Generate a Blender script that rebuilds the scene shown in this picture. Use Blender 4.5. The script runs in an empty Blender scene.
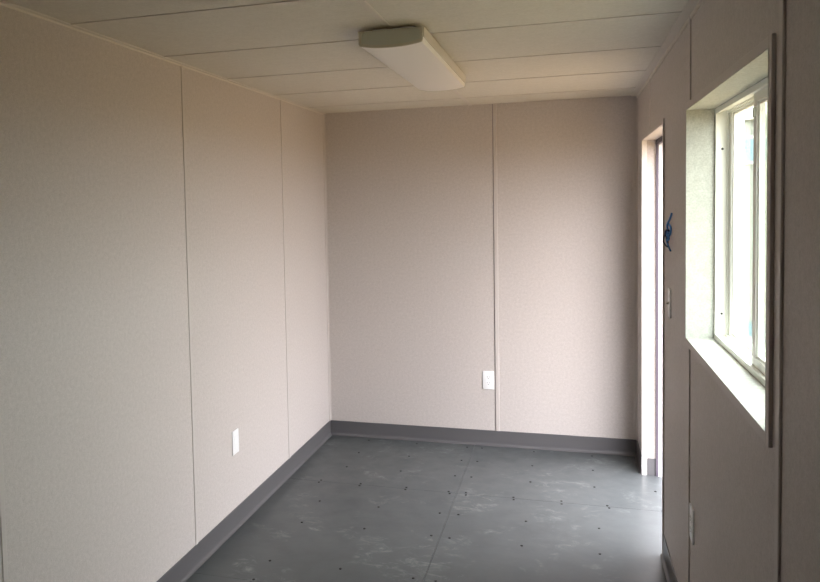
import bpy, bmesh, math, random
from mathutils import Vector, Matrix
random.seed(4)
SC = bpy.context.scene
COL = SC.collection

# ------------------------------------------------------------------ camera
W, H, D = 1.984, 2.212, 5.90          # room width (x), height (z), length (towards -y)
F_PX = 785.0
cam_d = bpy.data.cameras.new('camera'); cam = bpy.data.objects.new('camera', cam_d); COL.objects.link(cam)
cam_d.sensor_fit = 'HORIZONTAL'; cam_d.sensor_width = 36.0
cam_d.lens = 36.0 * F_PX / 820.0
cam_d.shift_x = 88.0 / 820.0
cam_d.shift_y = -44.5 / 820.0
cam_d.clip_start = 0.02; cam_d.clip_end = 200
R_ = Vector((0.95397104, 0.29907847, -0.02216594)); U_ = Vector((0.00499968, 0.05804076, 0.99830169))
F_ = Vector((-0.29985707, 0.95246173, -0.05387391))
m = Matrix.Identity(4)
for i in range(3):
    m[i][0] = R_[i]; m[i][1] = U_[i]; m[i][2] = -F_[i]
m.translation = Vector((1.5859, -5.1389, 1.598))
cam.matrix_world = m
SC.camera = cam

# ------------------------------------------------------------------ world: bright overcast sky
world = bpy.data.worlds.new('overcast_sky'); SC.world = world; world.use_nodes = True
nt = world.node_tree; nt.nodes.clear()
wo = nt.nodes.new('ShaderNodeOutputWorld'); bg = nt.nodes.new('ShaderNodeBackground')
tc = nt.nodes.new('ShaderNodeTexCoord'); sx = nt.nodes.new('ShaderNodeSeparateXYZ'); cr = nt.nodes.new('ShaderNodeValToRGB')
cr.color_ramp.elements[0].position = 0.0; cr.color_ramp.elements[0].color = (0.50, 0.495, 0.52, 1)
cr.color_ramp.elements[1].position = 0.8; cr.color_ramp.elements[1].color = (1.0, 0.98, 1.03, 1)
nt.links.new(tc.outputs['Generated'], sx.inputs[0]); nt.links.new(sx.outputs['Z'], cr.inputs['Fac'])
nt.links.new(cr.outputs['Color'], bg.inputs['Color']); nt.links.new(bg.outputs[0], wo.inputs[0])
bg.inputs['Strength'].default_value = 7.0
try:
    world.cycles.sampling_method = 'MANUAL'; world.cycles.sample_map_resolution = 1024
except Exception:
    pass

vs = SC.view_settings
vs.view_transform = 'Standard'; vs.look = 'None'; vs.gamma = 1.0; vs.use_curve_mapping = False
vs.exposure = 1.43
SC.display_settings.display_device = 'sRGB'
SC.cycles.max_bounces = 14; SC.cycles.diffuse_bounces = 10; SC.cycles.glossy_bounces = 4
SC.cycles.transparent_max_bounces = 12
SC.cycles.sample_clamp_indirect = 6.0
SC.cycles.use_denoising = True
SC.cycles.caustics_reflective = False

# ------------------------------------------------------------------ materials
def mat(name, col, rough=0.6, spec=0.4, metal=0.0):
    m = bpy.data.materials.new(name); m.use_nodes = True
    b = m.node_tree.nodes['Principled BSDF']
    b.inputs['Base Color'].default_value = (*col, 1); b.inputs['Roughness'].default_value = rough
    b.inputs['Specular IOR Level'].default_value = spec; b.inputs['Metallic'].default_value = metal
    return m
def N(m, t, **kw):
    n = m.node_tree.nodes.new(t)
    for k, v in kw.items(): setattr(n, k, v)
    return n
def speckle(m, c1, c2, scale=260, bump=0.15, cloud=None, sc3=(1, 1, 1)):
    """fine woven / sanded speckle as on vinyl covered board"""
    L = m.node_tree.links; b = m.node_tree.nodes['Principled BSDF']
    co = N(m, 'ShaderNodeTexCoord'); mp = N(m, 'ShaderNodeMapping'); mp.inputs['Scale'].default_value = sc3
    L.new(co.outputs['Object'], mp.inputs[0])
    n = N(m, 'ShaderNodeTexNoise'); n.inputs['Scale'].default_value = scale; n.inputs['Detail'].default_value = 3
    L.new(mp.outputs[0], n.inputs['Vector'])
    n2 = N(m, 'ShaderNodeTexNoise'); n2.inputs['Scale'].default_value = scale * 0.28; n2.inputs['Detail'].default_value = 5
    n2.inputs['Roughness'].default_value = 0.75
    L.new(mp.outputs[0], n2.inputs['Vector'])
    mx = N(m, 'ShaderNodeMix', data_type='FLOAT'); mx.inputs[0].default_value = 0.5
    L.new(n.outputs['Fac'], mx.inputs[2]); L.new(n2.outputs['Fac'], mx.inputs[3])
    r = N(m, 'ShaderNodeValToRGB'); r.color_ramp.elements[0].position = 0.36; r.color_ramp.elements[1].position = 0.64
    r.color_ramp.elements[0].color = (*c1, 1); r.color_ramp.elements[1].color = (*c2, 1)
    L.new(mx.outputs[0], r.inputs[0]); L.new(r.outputs[0], b.inputs['Base Color'])
    bp = N(m, 'ShaderNodeBump'); bp.inputs['Strength'].default_value = bump; bp.inputs['Distance'].default_value = 0.002
    L.new(mx.outputs[0], bp.inputs['Height']); L.new(bp.outputs[0], b.inputs['Normal'])
    return m

WALL = (0.60, 0.525, 0.475)
M_wall = speckle(mat('vinyl_board', WALL, 0.55, 0.3), (0.465, 0.427, 0.405), (0.605, 0.560, 0.535), 240, 0.12)
M_trim = mat('vinyl_trim', (0.54, 0.50, 0.475), 0.45, 0.4)
M_reveal = speckle(mat('dimmed_lining', (0.5, 0.5, 0.47), 0.6, 0.25), (0.40, 0.405, 0.375), (0.56, 0.565, 0.53), 170, 0.2)  # greyed below the wall colour to tone down the window light on it
M_white = mat('white_trim', (0.78, 0.75, 0.73), 0.4, 0.4)
M_ceil = speckle(mat('ceiling_board', (0.66, 0.62, 0.55), 0.7, 0.2), (0.63, 0.60, 0.53), (0.71, 0.68, 0.61), 90, 0.25)
M_ctrim = mat('ceiling_trim', (0.66, 0.62, 0.56), 0.5, 0.3)
M_gap = mat('seam_shadow_backing', (0.10, 0.08, 0.06), 0.9, 0.1)
M_base = mat('grey_cove_vinyl', (0.105, 0.102, 0.106), 0.28, 0.35)
M_plate = mat('white_plastic', (0.85, 0.86, 0.87), 0.35, 0.5)
M_slot = mat('dark_slot', (0.05, 0.05, 0.05), 0.6, 0.3)
M_vinyl = mat('white_window_vinyl', (0.90, 0.90, 0.86), 0.35, 0.5)
M_gasket_shade = mat('gasket_and_shade', (0.10, 0.085, 0.11), 0.6, 0.3)  # door gasket; also the painted shade beside the far wall seam
M_steel = mat('white_door_steel', (0.72, 0.74, 0.76), 0.35, 0.5)
M_lens = mat('acrylic_lens', (0.86, 0.83, 0.79), 0.3, 0.5)
M_cap = mat('grey_end_cap', (0.56, 0.58, 0.52), 0.45, 0.4)
M_rim = mat('lens_rim', (0.60, 0.57, 0.49), 0.4, 0.4)
M_screw = mat('dark_screw', (0.012, 0.012, 0.012), 0.5, 0.3, 0.3)
M_blue = mat('blue_cable', (0.035, 0.20, 0.55), 0.4, 0.5)
M_navy = mat('dark_blue_cable', (0.008, 0.02, 0.07), 0.4, 0.5)
M_ext = mat('neighbour_siding', (0.20, 0.215, 0.195), 0.6, 0.2)
M_extw = mat('neighbour_trim', (0.50, 0.52, 0.50), 0.5, 0.2)
M_extg = mat('neighbour_glass', (0.10, 0.19, 0.24), 0.25, 0.3)
M_outer = mat('container_steel', (0.45, 0.46, 0.45), 0.5, 0.4)

# glass: thin, slightly green
M_glass = bpy.data.materials.new('window_glass'); M_glass.use_nodes = True
g = M_glass.node_tree; g.nodes.clear()
go = g.nodes.new('ShaderNodeOutputMaterial'); gm = g.nodes.new('ShaderNodeMixShader'); gt = g.nodes.new('ShaderNodeBsdfTransparent')
gg = g.nodes.new('ShaderNodeBsdfGlossy'); lw = g.nodes.new('ShaderNodeMath')
gt.inputs[0].default_value = (0.92, 0.97, 0.92, 1); gg.inputs['Roughness'].default_value = 0.02

ge = g.nodes.new('ShaderNodeNewGeometry'); dt = g.nodes.new('ShaderNodeVectorMath'); dt.operation = 'DOT_PRODUCT'
g.links.new(ge.outputs['Normal'], dt.inputs[0]); g.links.new(ge.outputs['Incoming'], dt.inputs[1])
ab = g.nodes.new('ShaderNodeMath'); ab.operation = 'ABSOLUTE'; g.links.new(dt.outputs['Value'], ab.inputs[0])
om = g.nodes.new('ShaderNodeMath'); om.operation = 'SUBTRACT'; om.inputs[0].default_value = 1.0; g.links.new(ab.outputs[0], om.inputs[1])
pw = g.nodes.new('ShaderNodeMath'); pw.operation = 'POWER'; pw.inputs[1].default_value = 5.0; g.links.new(om.outputs[0], pw.inputs[0])
lw.operation = 'MULTIPLY_ADD'; lw.inputs[1].default_value = 0.80; lw.inputs[2].default_value = 0.04; g.links.new(pw.outputs[0], lw.inputs[0])
g.links.new(lw.outputs[0], gm.inputs[0]); g.links.new(gt.outputs[0], gm.inputs[1]); g.links.new(gg.outputs[0], gm.inputs[2]); g.links.new(gm.outputs[0], go.inputs[0])

M_screen = bpy.data.materials.new('insect_mesh'); M_screen.use_nodes = True
q = M_screen.node_tree; q.nodes.clear()
qo = q.nodes.new('ShaderNodeOutputMaterial'); qm = q.nodes.new('ShaderNodeMixShader'); qt = q.nodes.new('ShaderNodeBsdfTransparent'); qd = q.nodes.new('ShaderNodeBsdfDiffuse')
qd.inputs[0].default_value = (0.22, 0.24, 0.22, 1); qm.inputs[0].default_value = 0.16
q.links.new(qt.outputs[0], qm.inputs[1]); q.links.new(qd.outputs[0], qm.inputs[2]); q.links.new(qm.outputs[0], qo.inputs[0])
# floor: grey painted boards with pale scuffs and dust smears
M_floor = mat('grey_floor_paint', (0.12, 0.13, 0.128), 0.42, 0.22)
L = M_floor.node_tree.links; b = M_floor.node_tree.nodes['Principled BSDF']
co = N(M_floor, 'ShaderNodeTexCoord')
def noise(scale, detail=4, rough=0.6, dist=0.0, sc=(1, 1, 1)):
    mp = N(M_floor, 'ShaderNodeMapping'); mp.inputs['Scale'].default_value = sc
    L.new(co.outputs['Object'], mp.inputs[0])
    n = N(M_floor, 'ShaderNodeTexNoise'); n.inputs['Scale'].default_value = scale; n.inputs['Detail'].default_value = detail
    n.inputs['Roughness'].default_value = rough; n.inputs['Distortion'].default_value = dist
    L.new(mp.outputs[0], n.inputs['Vector']); return n
def ramp(src, p0, p1, c0=(0, 0, 0, 1), c1=(1, 1, 1, 1)):
    r = N(M_floor, 'ShaderNodeValToRGB'); r.color_ramp.elements[0].position = p0; r.color_ramp.elements[1].position = p1
    r.color_ramp.elements[0].color = c0; r.color_ramp.elements[1].color = c1
    L.new(src, r.inputs[0]); return r
def mul(a, c):
    q = N(M_floor, 'ShaderNodeMath', operation='MULTIPLY'); L.new(a, q.inputs[0])
    if isinstance(c, float): q.inputs[1].default_value = c
    else: L.new(c, q.inputs[1])
    return q.outputs[0]
cloud = ramp(noise(1.6, 3).outputs['Fac'], 0.3, 0.7, (0.066, 0.073, 0.075, 1), (0.084, 0.092, 0.094, 1))
patch = ramp(noise(3.6, 3, 0.6, 0.8).outputs['Fac'], 0.53, 0.62)
streak = ramp(noise(9, 7, 0.8, 1.1, (1, 1.6, 1)).outputs['Fac'], 0.50, 0.66)
scuff = mul(mul(patch.outputs[0], streak.outputs[0]), 0.42)
mxc = N(M_floor, 'ShaderNodeMix', data_type='RGBA'); L.new(scuff, mxc.inputs[0]); L.new(cloud.outputs[0], mxc.inputs[6])
mxc.inputs[7].default_value = (0.30, 0.32, 0.31, 1)
L.new(mxc.outputs[2], b.inputs['Base Color'])
rr = ramp(noise(9, 5).outputs['Fac'], 0.3, 0.7, (0.28, 0.28, 0.28, 1), (0.42, 0.42, 0.42, 1)); L.new(rr.outputs[0], b.inputs['Roughness'])
bp = N(M_floor, 'ShaderNodeBump'); bp.inputs['Strength'].default_value = 0.12; bp.inputs['Distance'].default_value = 0.002
L.new(noise(40, 5).outputs['Fac'], bp.inputs['Height']); L.new(bp.outputs[0], b.inputs['Normal'])

M_ground = speckle(mat('tan_gravel', (0.42, 0.34, 0.26), 0.9, 0.1), (0.145, 0.103, 0.052), (0.245, 0.175, 0.092), 30, 0.4)

# ------------------------------------------------------------------ mesh helpers
def box(bm, x0, x1, y0, y1, z0, z1, bev=0.0, seg=2):
    r = bmesh.ops.create_cube(bm, size=1.0)
    vs_ = r['verts']
    for v in vs_:
        v.co = Vector(((x0 + x1) / 2 + v.co.x * (x1 - x0), (y0 + y1) / 2 + v.co.y * (y1 - y0), (z0 + z1) / 2 + v.co.z * (z1 - z0)))
    if bev > 0:
        es = list({e for v in vs_ for e in v.link_edges})
        bmesh.ops.bevel(bm, geom=es, offset=bev, segments=seg, affect='EDGES', profile=0.5)
def extrude(bm, prof, axis, a0, a1):
    """closed profile of 2-d points swept along an axis; axis 'y': points are (x,z); axis 'x': (y,z); axis 'z': (x,y)"""
    def P(p, a):
        return {'y': (p[0], a, p[1]), 'x': (a, p[0], p[1]), 'z': (p[0], p[1], a)}[axis]
    A = [bm.verts.new(P(p, a0)) for p in prof]; B = [bm.verts.new(P(p, a1)) for p in prof]
    n = len(prof)
    for i in range(n):
        bm.faces.new((A[i], A[(i + 1) % n], B[(i + 1) % n], B[i]))
    bm.faces.new(A[::-1]); bm.faces.new(B)
def tube(bm, pts, rad, n=8):
    pts = [Vector(p) for p in pts]
    # smooth with Catmull-Rom
    q = []
    for i in range(len(pts) - 1):
        p0, p1, p2, p3 = pts[max(i - 1, 0)], pts[i], pts[i + 1], pts[min(i + 2, len(pts) - 1)]
        for t in (0, .25, .5, .75):
            q.append(0.5 * ((2 * p1) + (p2 - p0) * t + (2 * p0 - 5 * p1 + 4 * p2 - p3) * t * t + (3 * p1 - p0 - 3 * p2 + p3) * t ** 3))
    q.append(pts[-1])
    rings = []; up = Vector((0.3, 0.9, 0.2)).normalized()
    for i, p in enumerate(q):
        d = (q[min(i + 1, len(q) - 1)] - q[max(i - 1, 0)]).normalized()
        a = d.cross(up).normalized(); c = d.cross(a).normalized()
        rings.append([bm.verts.new(p + rad * (math.cos(2 * math.pi * k / n) * a + math.sin(2 * math.pi * k / n) * c)) for k in range(n)])
    for A, B in zip(rings, rings[1:]):
        for k in range(n):
            bm.faces.new((A[k], A[(k + 1) % n], B[(k + 1) % n], B[k]))
    bm.faces.new(rings[0]); bm.faces.new(rings[-1])
def disc(bm, c, axis, r, h, n=20):
    mt = {'x': Matrix.Rotation(math.pi / 2, 4, 'Y'), 'y': Matrix.Rotation(math.pi / 2, 4, 'X'), 'z': Matrix.Identity(4)}[axis]
    bmesh.ops.create_cone(bm, cap_ends=True, segments=n, radius1=r, radius2=r * 0.9 if axis == 'z' else r, depth=h, matrix=Matrix.Translation(c) @ mt)
def obj(name, bm, material, parent=None, smooth=False):
    bmesh.ops.recalc_face_normals(bm, faces=bm.faces)
    me = bpy.data.meshes.new(name); bm.to_mesh(me); bm.free(); me.materials.append(material)
    if smooth:
        for p in me.polygons: p.use_smooth = True
        me.set_sharp_from_angle(angle=math.radians(35))
    o = bpy.data.objects.new(name, me); COL.objects.link(o)
    if parent: o.parent = parent; o.matrix_parent_inverse = Matrix.Identity(4)
    return o
def boxes(name, lst, material, parent=None, bev=0.0):
    bm = bmesh.new()
    for q in lst: box(bm, *q, bev=bev)
    return obj(name, bm, material, parent)
def struct(o, label=None):
    o['kind'] = 'structure'
    if label: o['label'] = label
    return o
def thing(name, label, cat, loc, group=None):
    o = bpy.data.objects.new(name, None); COL.objects.link(o); o.location = loc; o.empty_display_size = 0.05
    o['label'] = label; o['category'] = cat
    if group: o['group'] = group
    return o

# ------------------------------------------------------------------ floor
XD = 2.11                                       # outer face of the door sill
YD0, YD1, ZD = -0.352, -1.415, 1.916             # door opening
YW0, YW1, ZW0, ZW1 = -2.150, -3.322, 1.100, 1.896  # window opening
XE = 2.145                                      # outer face of the side wall
g_ = 0.0007
fl = struct(boxes('floor', [(-0.15, XE, -D - 0.15, 0.15, -0.12, -0.018)], M_gap), 'grey painted board floor of the room')
seams = [0.0, -0.899, -2.119, -3.339, -4.559, -D]
panels = []
for j in range(5):
    for (x0, x1) in ((0.0, 0.993), (0.993, W)):
        y1, y0 = seams[j], seams[j + 1]
        bm = bmesh.new()
        box(bm, x0 + (g_ if x0 else 0), x1 - (g_ if x1 < 1.5 else 0), y0 + g_, y1 - (g_ if j else 0), -0.018, 0.0)
        if x1 > 1.5 and j < 2:   # the boards run out through the doorway
            ya, yb = max(YD1, y0 + g_), min(YD0, y1 - (g_ if j else 0))
            box(bm, W, XD, ya, yb, -0.018, 0.0)
        p = obj('floor_board', bm, M_floor, fl)
        panels.append((x0, x1, y0, y1, p))
scr = []
for x in (0.295, 0.622, 0.947, 1.041, 1.372, 1.716):
    for y in (-0.072, -0.345, -0.625, -1.193, -1.482, -1.922): scr.append((x, y))
scr.remove((1.716, -1.922)); scr.remove((1.372, -1.922))
for x in (0.207, 0.449, 0.707, 0.951, 1.042, 1.297, 1.543, 1.774):
    scr += [(x, -0.884), (x + 0.002, -0.916)]
scr += [(2.030, -0.612), (2.030, -0.893), (0.294, -2.104), (0.622, -2.104), (0.945, -2.104), (0.294, -2.138)]
sm = None
for (x, y) in scr:
    x += random.uniform(-0.004, 0.004); y += random.uniform(-0.004, 0.004)
    own = next((p for (a, c, d, e, p) in panels if a <= min(x, 1.98) <= c and d <= y <= e), fl)
    if sm is None:
        bm = bmesh.new(); disc(bm, (0, 0, 0.0), 'z', 0.0062, 0.003, 14)
        o = obj('screw', bm, M_screw, own); sm = o
    else:
        o = sm.copy(); COL.objects.link(o); o.parent = own
    o.location = (x, y, 0.0008)

# ------------------------------------------------------------------ walls
T = 0.15
wl = struct(boxes('wall_left', [(-T, 0, -D - T, T, -0.018, H + 0.1)], M_wall), 'pale beige board wall on the left')
wb = struct(boxes('wall_back', [(0, XE, 0, T, -0.018, H + 0.1)], M_wall), 'pale beige board wall at the far end')
wn = struct(boxes('wall_near', [(0, XE, -D - T, -D, -0.018, H + 0.1)], M_wall), 'pale beige board wall behind the viewer')
bm = bmesh.new()
for (y0, y1, z0, z1) in ((YD0, 0, -0.018, H + 0.1), (YD1, YD0, ZD, H + 0.1), (YW0, YD1, -0.018, H + 0.1), (YW1, YW0, -0.018, ZW0),
                         (YW1, YW0, ZW1, H + 0.1), (-D, YW1, -0.018, H + 0.1)):
    box(bm, W, XE, y0, y1, z0, z1)
wr = struct(obj('wall_right', bm, M_wall), 'beige board wall on the right holding the doorway and window')

def strip_prof(t=0.0042, w=0.022):
    return [(0, 0), (w, 0), (w, t * 0.7), (w - 0.002, t), (0.002, t), (0, t * 0.7)]
# left wall seam battens: thin moulding running floor to ceiling
ZB = 0.1005
for y in (-0.846, -2.066, -3.286, -4.506):
    bm = bmesh.new(); extrude(bm, [(b_, y + a) for a, b_ in strip_prof(0.0035, 0.020)], 'z', ZB, H); obj('seam_strip', bm, M_trim, wl)
bm = bmesh.new(); extrude(bm, [(1.128 + a, -b_) for a, b_ in strip_prof(0.006, 0.024)], 'z', ZB, H); obj('seam_strip', bm, M_trim, wb)
bm = bmesh.new(); box(bm, 1.1255, 1.1285, -0.0012, 0.0, ZB - 0.01, H); obj('seam_gap_shade', bm, M_gasket_shade, wb)  # dark strip painted in as the shaded gap beside the moulding
def rstrip(y, z0, z1, t=0.005, w=0.026):
    bm = bmesh.new(); extrude(bm, [(W - b_, y + a) for a, b_ in strip_prof(t, w)], 'z', z0, z1); obj('seam_strip', bm, M_trim, wr)
rstrip(-0.806, ZD + 0.02, H, 0.003)
rstrip(-2.205, ZW1 + 0.02, H); rstrip(-2.205, ZB - 0.01, ZW0 - 0.02)
rstrip(-3.422, ZB - 0.01, H, 0.006, 0.030)
rstrip(-4.62, ZB - 0.01, H)

# corner mouldings
def corner(name_, pts, z0=ZB, z1=H):
    bm = bmesh.new(); extrude(bm, pts, 'z', z0, z1); return struct(obj(name_, bm, M_trim))
corner('trim_1', [(0, 0), (0, -0.022), (0.004, -0.022), (0.0055, -0.006), (0.010, -0.0045), (0.010, 0)])
corner('trim_2', [(W, 0), (W - 0.024, 0), (W - 0.024, -0.004), (W - 0.006, -0.006), (W - 0.005, -0.024), (W, -0.024)])

# ------------------------------------------------------------------ ceiling
ce = struct(boxes('ceiling', [(-T, XE, -D - T, T, H + 0.012, H + 0.10)], M_gap), 'off-white panelled ceiling')
cs = [0.0] + [-0.370 - 0.624 * k for k in range(9)]
cs = [c for c in cs if c > -D] + [-D]
for a, c in zip(cs, cs[1:]):
    for (x0, x1) in ((0.0, 0.988), (0.988, W)):
        bm = bmesh.new(); box(bm, x0, x1, c + 0.0013, a - 0.0013, H, H + 0.013); obj('ceiling_panel', bm, M_ceil, ce)
for y in cs[1:-1]:
    bm = bmesh.new(); extrude(bm, [(y + 0.007, H), (y - 0.007, H), (y - 0.007, H - 0.0026), (y - 0.005, H - 0.0032), (y + 0.005, H - 0.0032), (y + 0.007, H - 0.0026)], 'x', 0.018, W - 0.035)
    obj('seam_strip', bm, M_ctrim, ce)
bm = bmesh.new(); extrude(bm, [(0.976, H), (0.976, H - 0.0012), (0.979, H - 0.0028), (0.997, H - 0.0028), (1.000, H - 0.0012), (1.000, H)], 'y', -D, 0)
obj('seam_strip', bm, M_ctrim, ce)
bm = bmesh.new(); extrude(bm, [(0, H), (0.018, H), (0.016, H - 0.0025), (0.004, H - 0.004), (0.0025, H - 0.010), (0, H - 0.010)], 'y', -D, 0)
struct(obj('trim_3', bm, M_ctrim))
bm = bmesh.new(); extrude(bm, [(W, H), (W - 0.035, H), (W - 0.035, H - 0.003), (W - 0.005, H - 0.006), (W - 0.003, H - 0.020), (W, H - 0.020)], 'y', -D, 0)
struct(obj('trim_4', bm, M_ctrim))
struct(boxes('roof', [(-T - .05, XE + 0.03, -D - T - .05, T + .05, H + 0.10, H + 0.22)], M_outer))  # unseen slab over the ceiling, added to block the sky light

# ------------------------------------------------------------------ cove baseboards
BP = [(0, 0), (0.015, 0), (0.015, 0.0025), (0.0085, 0.008), (0.0055, 0.013), (0.004, 0.022), (0.004, 0.0985), (0.002, 0.1005), (0, 0.1005)]
def baseboard(name_, pts, axis, a0, a1):
    bm = bmesh.new(); extrude(bm, pts, axis, a0, a1)
    return struct(obj(name_, bm, M_base))
baseboard('baseboard_left', [(a, z) for a, z in BP], 'y', -D, 0)
baseboard('baseboard_back', [(-a, z) for a, z in BP], 'x', 0.001, W - 0.001)
baseboard('baseboard_right', [(W - a, z) for a, z in BP], 'y', YD0 + 0.002, -0.001)
baseboard('baseboard_right', [(W - a, z) for a, z in BP], 'y', -D, YD1 - 0.012)

# ------------------------------------------------------------------ doorway
XR = 2.056
d1 = struct(boxes('door_1', [  # steel frame: two jambs, head, sill nose
    (XR + 0.013, XE, YD0 - 0.014, YD0, 0.0, ZD), (XR + 0.013, XE, YD1, YD1 + 0.014, 0.0, ZD),
    (XR + 0.013, XE, YD1 + 0.014, YD0 - 0.014, ZD - 0.03, ZD)], M_steel), 'white steel frame of the open doorway')
boxes('gasket', [(XR, XR + 0.013, YD0 - 0.012, YD0, 0.0, ZD), (XR, XR + 0.013, YD1, YD1 + 0.012, 0.0, ZD),
                 (XR, XR + 0.013, YD1, YD0, ZD - 0.028, ZD)], M_gasket_shade, d1)
boxes('threshold', [(XD, XE + 0.02, YD1, YD0, -0.03, 0.004)], M_steel, d1, 0.001)
boxes('base_return', [(W + 0.026, XR, YD0 - 0.004, YD0, 0.0, 0.1)], M_base, d1)
# edge mouldings round the opening (near one stands proud of the wall)
boxes('edge_trim', [(W - 0.002, W + 0.024, YD0 - 0.002, YD0 + 0.006, 0.0, ZD)], M_white, d1)
def jtrim(o, y0, y1, z0, z1, pr=0.008, w=0.024, sides='nfth', name_='casing'):
    # y0 > y1 ; n: near side, f: far side, t: top, b: bottom
    if 'n' in sides: boxes(name_, [(W - pr, W, y1 - w, y1, z0 - (w if 'b' in sides else 0), z1 + w)], M_trim, o, 0.0015)
    if 'f' in sides: boxes(name_, [(W - pr, W, y0, y0 + w, z0 - (w if 'b' in sides else 0), z1 + w)], M_trim, o, 0.0015)
    if 't' in sides: boxes(name_, [(W - pr, W, y1, y0, z1, z1 + w)], M_trim, o, 0.0015)
    if 'b' in sides: boxes(name_, [(W - pr, W, y1, y0, z0 - w, z0)], M_trim, o, 0.0015)
jtrim(d1, YD0, YD1, 0.0, ZD, 0.007, 0.020, 'n')
jtrim(d1, YD0, YD1, 0.0, ZD, 0.003, 0.018, 't')

# ------------------------------------------------------------------ window: white vinyl slider
w1 = bpy.data.objects.new('window_1', None); COL.objects.link(w1); struct(w1, 'white vinyl sliding window in the right wall')
jtrim(w1, YW0, YW1, ZW0, ZW1, 0.008, 0.024, 'nftb')
X0, X1 = 2.066, XE + 0.01
e = 0.0025
boxes('dimmed_lining', [(W - 0.0085, X0, YW0 - e, YW0, ZW0, ZW1), (W - 0.0085, X0, YW1, YW1 + e, ZW0, ZW1),
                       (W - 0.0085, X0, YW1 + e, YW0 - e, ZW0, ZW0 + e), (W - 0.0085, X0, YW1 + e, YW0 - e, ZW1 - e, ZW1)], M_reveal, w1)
fw = 0.028
bm = bmesh.new()
def ring(bm, x0, x1, y0, y1, z0, z1, w, wt=None, bev=0.0015):
    wt = wt or w
    box(bm, x0, x1, y1, y1 + w, z0, z1, bev); box(bm, x0, x1, y0 - w, y0, z0, z1, bev)
    box(bm, x0, x1, y1 + w, y0 - w, z1 - wt, z1, bev); box(bm, x0, x1, y1 + w, y0 - w, z0, z0 + wt, bev)
ring(bm, X0, X0 + 0.012, YW0, YW1, ZW0, ZW1, 0.014, 0.020)
ring(bm, X0 + 0.012, X1, YW0, YW1, ZW0, ZW1, 0.008, 0.012)
ring(bm, X0 + 0.036, X0 + 0.042, YW0, YW1, ZW0, ZW1, 0.016, 0.018)
obj('window_frame', bm, M_vinyl, w1)
YM = -2.70
# outer fixed sash (far half) and inner sliding sash (near half)
def sash(x0, x1, y0, y1, w, wt=0.034):
    bm = bmesh.new(); ring(bm, x0, x1, y0, y1, ZW0 + 0.010, ZW1 - 0.010, w, wt, 0.002)
    ring(bm, x0 + 0.006, x1 - 0.006, y0 - w, y1 + w, ZW0 + 0.010 + wt, ZW1 - 0.010 - wt, 0.007, 0.007, 0.001)
    s = obj('sash', bm, M_vinyl, w1)
    xm = (x0 + x1) / 2
    boxes('pane', [(xm - 0.0015, xm + 0.0015, y1 + w, y0 - w, ZW0 + 0.010 + wt, ZW1 - 0.010 - wt)], M_glass, s)
    return s
sash(X0 + 0.043, X0 + 0.067, YW0 - 0.010, YM - 0.02, 0.034, 0.012)
sl = sash(X0 + 0.012, X0 + 0.035, YM + 0.022, YW1 + 0.010, 0.036)
sc_ = boxes('insect_screen', [(X1 + 0.006, X1 + 0.0065, YW1 + 0.02, YM + 0.01, ZW0 + 0.02, ZW1 - 0.02)], M_screen, w1)
bm = bmesh.new(); ring(bm, X1 + 0.002, X1 + 0.010, YM + 0.02, YW1 + 0.008, ZW0 + 0.008, ZW1 - 0.008, 0.016); obj('screen_frame', bm, M_vinyl, sc_)
boxes('latch', [(X0 + 0.006, X0 + 0.012, YM - 0.012, YM + 0.004, ZW1 - 0.085, ZW1 - 0.058)], M_cap, sl, 0.001)
for z in (ZW0 + 0.09, ZW1 - 0.14):
    bm = bmesh.new(); disc(bm, (X0 + 0.022, YW0 - 0.0085, z), 'y', 0.004, 0.002, 12); obj('screw', bm, M_slot, w1)

# ------------------------------------------------------------------ electrical plates
def plate(name_, label, cat, loc, rot, kind, group=None):
    """built facing -Y at the origin, then turned; loc is the plate centre on the wall"""
    t = thing(name_, label, cat, loc, group); t.rotation_euler = (0, 0, rot)
    bm = bmesh.new(); box(bm, -0.0365, 0.0365, -0.0055, 0, -0.0595, 0.0595, 0.0022, 3); obj('cover_plate', bm, M_plate, t, True)
    if kind == 'duplex':
        for z in (0.0195, -0.0195):
            bm = bmesh.new(); n = 24
            pr = []
            for k in range(n):
                a = 2 * math.pi * k / n; pr.append((max(-0.0168, min(0.0168, 0.0185 * math.cos(a))), z + max(-0.0138, min(0.0138, 0.0185 * math.sin(a)))))
            u = []
            for q in pr:
                if not u or (abs(q[0] - u[-1][0]) + abs(q[1] - u[-1][1])) > 1e-5: u.append(q)
            A = [bm.verts.new((q[0], -0.0050, q[1])) for q in u]; B = [bm.verts.new((q[0], -0.0072, q[1])) for q in u]
            for i in range(len(u)): bm.faces.new((A[i], A[(i + 1) % len(u)], B[(i + 1) % len(u)], B[i]))
            bm.faces.new(B)
            s = obj('socket', bm, M_plate, t)
            boxes('slot', [(-0.0075, -0.0055, -0.0076, -0.0068, z - 0.001, z + 0.007), (0.0055, 0.0075, -0.0076, -0.0068, z, z + 0.0065),
                           (-0.0022, 0.0022, -0.0076, -0.0068, z - 0.0095, z - 0.0055)], M_slot, s)
        bm = bmesh.new(); disc(bm, (0, -0.006, 0), 'y', 0.003, 0.0016, 12); obj('screw', bm, M_plate, t)
    elif kind == 'blank':
        bm = bmesh.new(); box(bm, -0.0165, 0.0165, -0.0068, -0.0045, -0.033, 0.033, 0.0008); obj('insert', bm, M_plate, t)
    else:
        bm = bmesh.new(); extrude(bm, [(-0.005, -0.006), (-0.005, 0.006), (-0.016, 0.000), (-0.0165, -0.005)], 'x', -0.0045, 0.0045)
        obj('toggle', bm, M_rim, t)
        for z in (0.03, -0.03):
            bm = bmesh.new(); disc(bm, (0, -0.006, z), 'y', 0.003, 0.0016, 12); obj('screw', bm, M_plate, t)
    return t
plate('wall_outlet', 'white two-socket outlet on the far wall beside its vertical seam', 'outlet', (1.083, 0, 0.431), 0, 'duplex')
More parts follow.
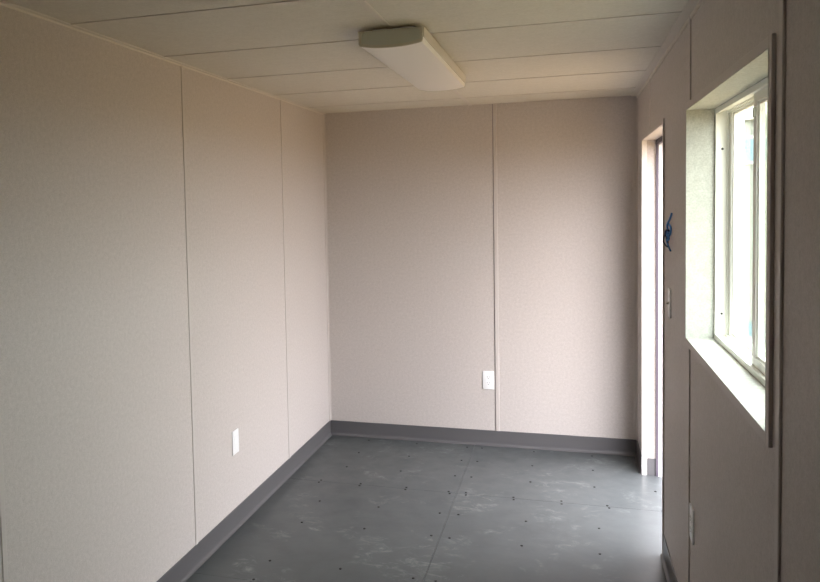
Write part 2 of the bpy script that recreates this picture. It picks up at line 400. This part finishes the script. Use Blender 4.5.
plate('wall_plate', 'plain white cover plate low on the left wall', 'outlet cover', (0, -1.612, 0.430), math.pi / 2, 'blank')
plate('wall_outlet', 'white two-socket outlet low on the right wall below the window', 'outlet', (W, -2.270, 0.484), -math.pi / 2, 'duplex')
plate('light_switch', 'white toggle light switch on the right wall between doorway and window', 'switch', (W, -1.642, 1.160), -math.pi / 2, 'toggle')

# ------------------------------------------------------------------ blue cable tuft poking from the wall above the switch
t = thing('cable_bundle', 'small tuft of blue cables poking from the right wall above the light switch', 'cable', (W, -1.665, 1.452))
def cable(pts, r, mt_):
    bm = bmesh.new(); tube(bm, pts, r); obj('cable', bm, mt_, t, True)
cable([(0.004, 0, 0), (-0.010, -0.004, 0.004), (-0.016, -0.010, 0.030), (-0.008, -0.030, 0.055), (-0.003, -0.045, 0.078)], 0.0042, M_blue)
cable([(0.004, 0.004, -0.002), (-0.014, 0.0, -0.004), (-0.018, -0.008, -0.030), (-0.012, -0.020, -0.055), (-0.004, -0.020, -0.076)], 0.0038, M_blue)
cable([(0.004, -0.004, 0.0), (-0.018, -0.010, 0.010), (-0.024, 0.004, -0.010), (-0.028, 0.012, -0.034), (-0.022, 0.004, -0.050), (-0.014, -0.012, -0.058),
       (-0.015, -0.016, -0.028), (-0.022, -0.004, -0.012)], 0.0034, M_navy)
cable([(0.004, 0.0, 0.003), (-0.013, 0.010, 0.008), (-0.019, 0.010, -0.006), (-0.015, -0.012, -0.020), (-0.007, -0.035, -0.006), (-0.006, -0.036, 0.020), (-0.011, -0.015, 0.035)], 0.0042, M_blue)
cable([(0.004, -0.002, 0.002), (-0.016, -0.016, -0.008), (-0.012, -0.030, -0.022), (-0.014, -0.010, -0.034)], 0.0048, M_blue)

# ------------------------------------------------------------------ ceiling light
YA, YB = -2.440, -1.275
LX = 1.000
t = thing('ceiling_light', 'long white wraparound light fitting on the ceiling', 'ceiling light', (LX, (YA + YB) / 2, H))
hl = (YB - YA) / 2
def lens_prof(o=0.0, hw=0.112, zb=-0.076, zt=-0.014):
    pts = []
    a = hw - o
    pts.append((-a + 0.014, zt - o * 0.5)); pts.append((-a + 0.004, zt - 0.003 - o * 0.5)); pts.append((-a, zt - 0.012)); pts.append((-a, -0.058))
    pts.append((-a + 0.004, -0.065 + o))
    for k in range(1, 12):
        u = -1 + 2 * k / 12
        pts.append((u * (a - 0.004), zb + 0.011 * abs(u) ** 2.4 + o))
    pts.append((a - 0.004, -0.065 + o)); pts.append((a, -0.058)); pts.append((a, zt - 0.012)); pts.append((a - 0.004, zt - 0.003 - o * 0.5)); pts.append((a - 0.014, zt - o * 0.5))
    return pts
bm = bmesh.new(); extrude(bm, lens_prof(), 'y', -hl + 0.006, hl - 0.004); obj('lens', bm, M_lens, t, True)
for sg in (-1, 1):
    xa, xb = sorted((sg * 0.1115, sg * 0.1165)); boxes('side_rail', [(xa, xb, -hl + 0.012, hl - 0.010, -0.048, -0.012)], M_rim, t, 0.0015)
# rims round both ends
for (a, c) in ((-hl, -hl + 0.008), (hl - 0.006, hl)):
    bm = bmesh.new()
    outer = lens_prof(-0.0012); inner = lens_prof(0.0085)
    n = len(outer)
    for Y in (a, c):
        pass
    Vo = [[bm.verts.new((q[0], Y, q[1])) for q in outer] for Y in (a, c)]
    Vi = [[bm.verts.new((q[0], Y, q[1])) for q in inner] for Y in (a, c)]
    for i in range(n - 1):
        bm.faces.new((Vo[0][i], Vo[0][i + 1], Vo[1][i + 1], Vo[1][i])); bm.faces.new((Vi[0][i], Vi[0][i + 1], Vi[1][i + 1], Vi[1][i]))
        bm.faces.new((Vo[0][i], Vo[0][i + 1], Vi[0][i + 1], Vi[0][i])); bm.faces.new((Vo[1][i], Vo[1][i + 1], Vi[1][i + 1], Vi[1][i]))
    obj('end_rim', bm, M_rim, t, True)
for (a, c) in ((-hl + 0.005, -hl + 0.0085), (hl - 0.005, hl - 0.001)):
    bm = bmesh.new()
    pr = lens_prof(0.007); pr = pr[:-1] + [(0.085, -0.0155), (0.05, -0.0145), (-0.05, -0.0145), (-0.085, -0.0155)]
    extrude(bm, pr, 'y', a, c); obj('end_cap', bm, M_cap, t, True)
boxes('mounting_pan', [(-0.075, 0.075, -hl + 0.05, hl - 0.05, -0.0142, 0.0)], M_plate, t)

# ------------------------------------------------------------------ outside
gr = struct(boxes('ground', [(-25, 40, -30, 45, -0.45, -0.30)], M_ground), 'pale gravel yard outside')
nb = thing('neighbour_building', 'pale site building seen through the window glass', 'building', (6.2, 6.0, -0.30))
bm = bmesh.new(); box(bm, -3.3, 3.2, 0, 2.4, 0.28, 2.84)
for k in range(27):
    x = -3.26 + k * 0.24; box(bm, x, x + 0.10, -0.03, 0.0, 0.30, 2.80)
obj('wall', bm, M_ext, nb)
boxes('skirt', [(-3.28, 3.18, 0.02, 2.38, 0.0, 0.28)], M_extg, nb)
boxes('roof', [(-3.36, 3.26, -0.08, 2.48, 2.84, 2.90)], M_extw, nb)
for x in (-2.68, -0.9, 0.9):
    o = boxes('window', [(x, x + 1.3, -0.06, -0.01, 2.28, 2.64)], M_extw, nb, 0.004)
    boxes('pane', [(x + 0.04, x + 0.63, -0.066, -0.055, 2.32, 2.60), (x + 0.67, x + 1.26, -0.066, -0.055, 2.32, 2.60)], M_extg, o)
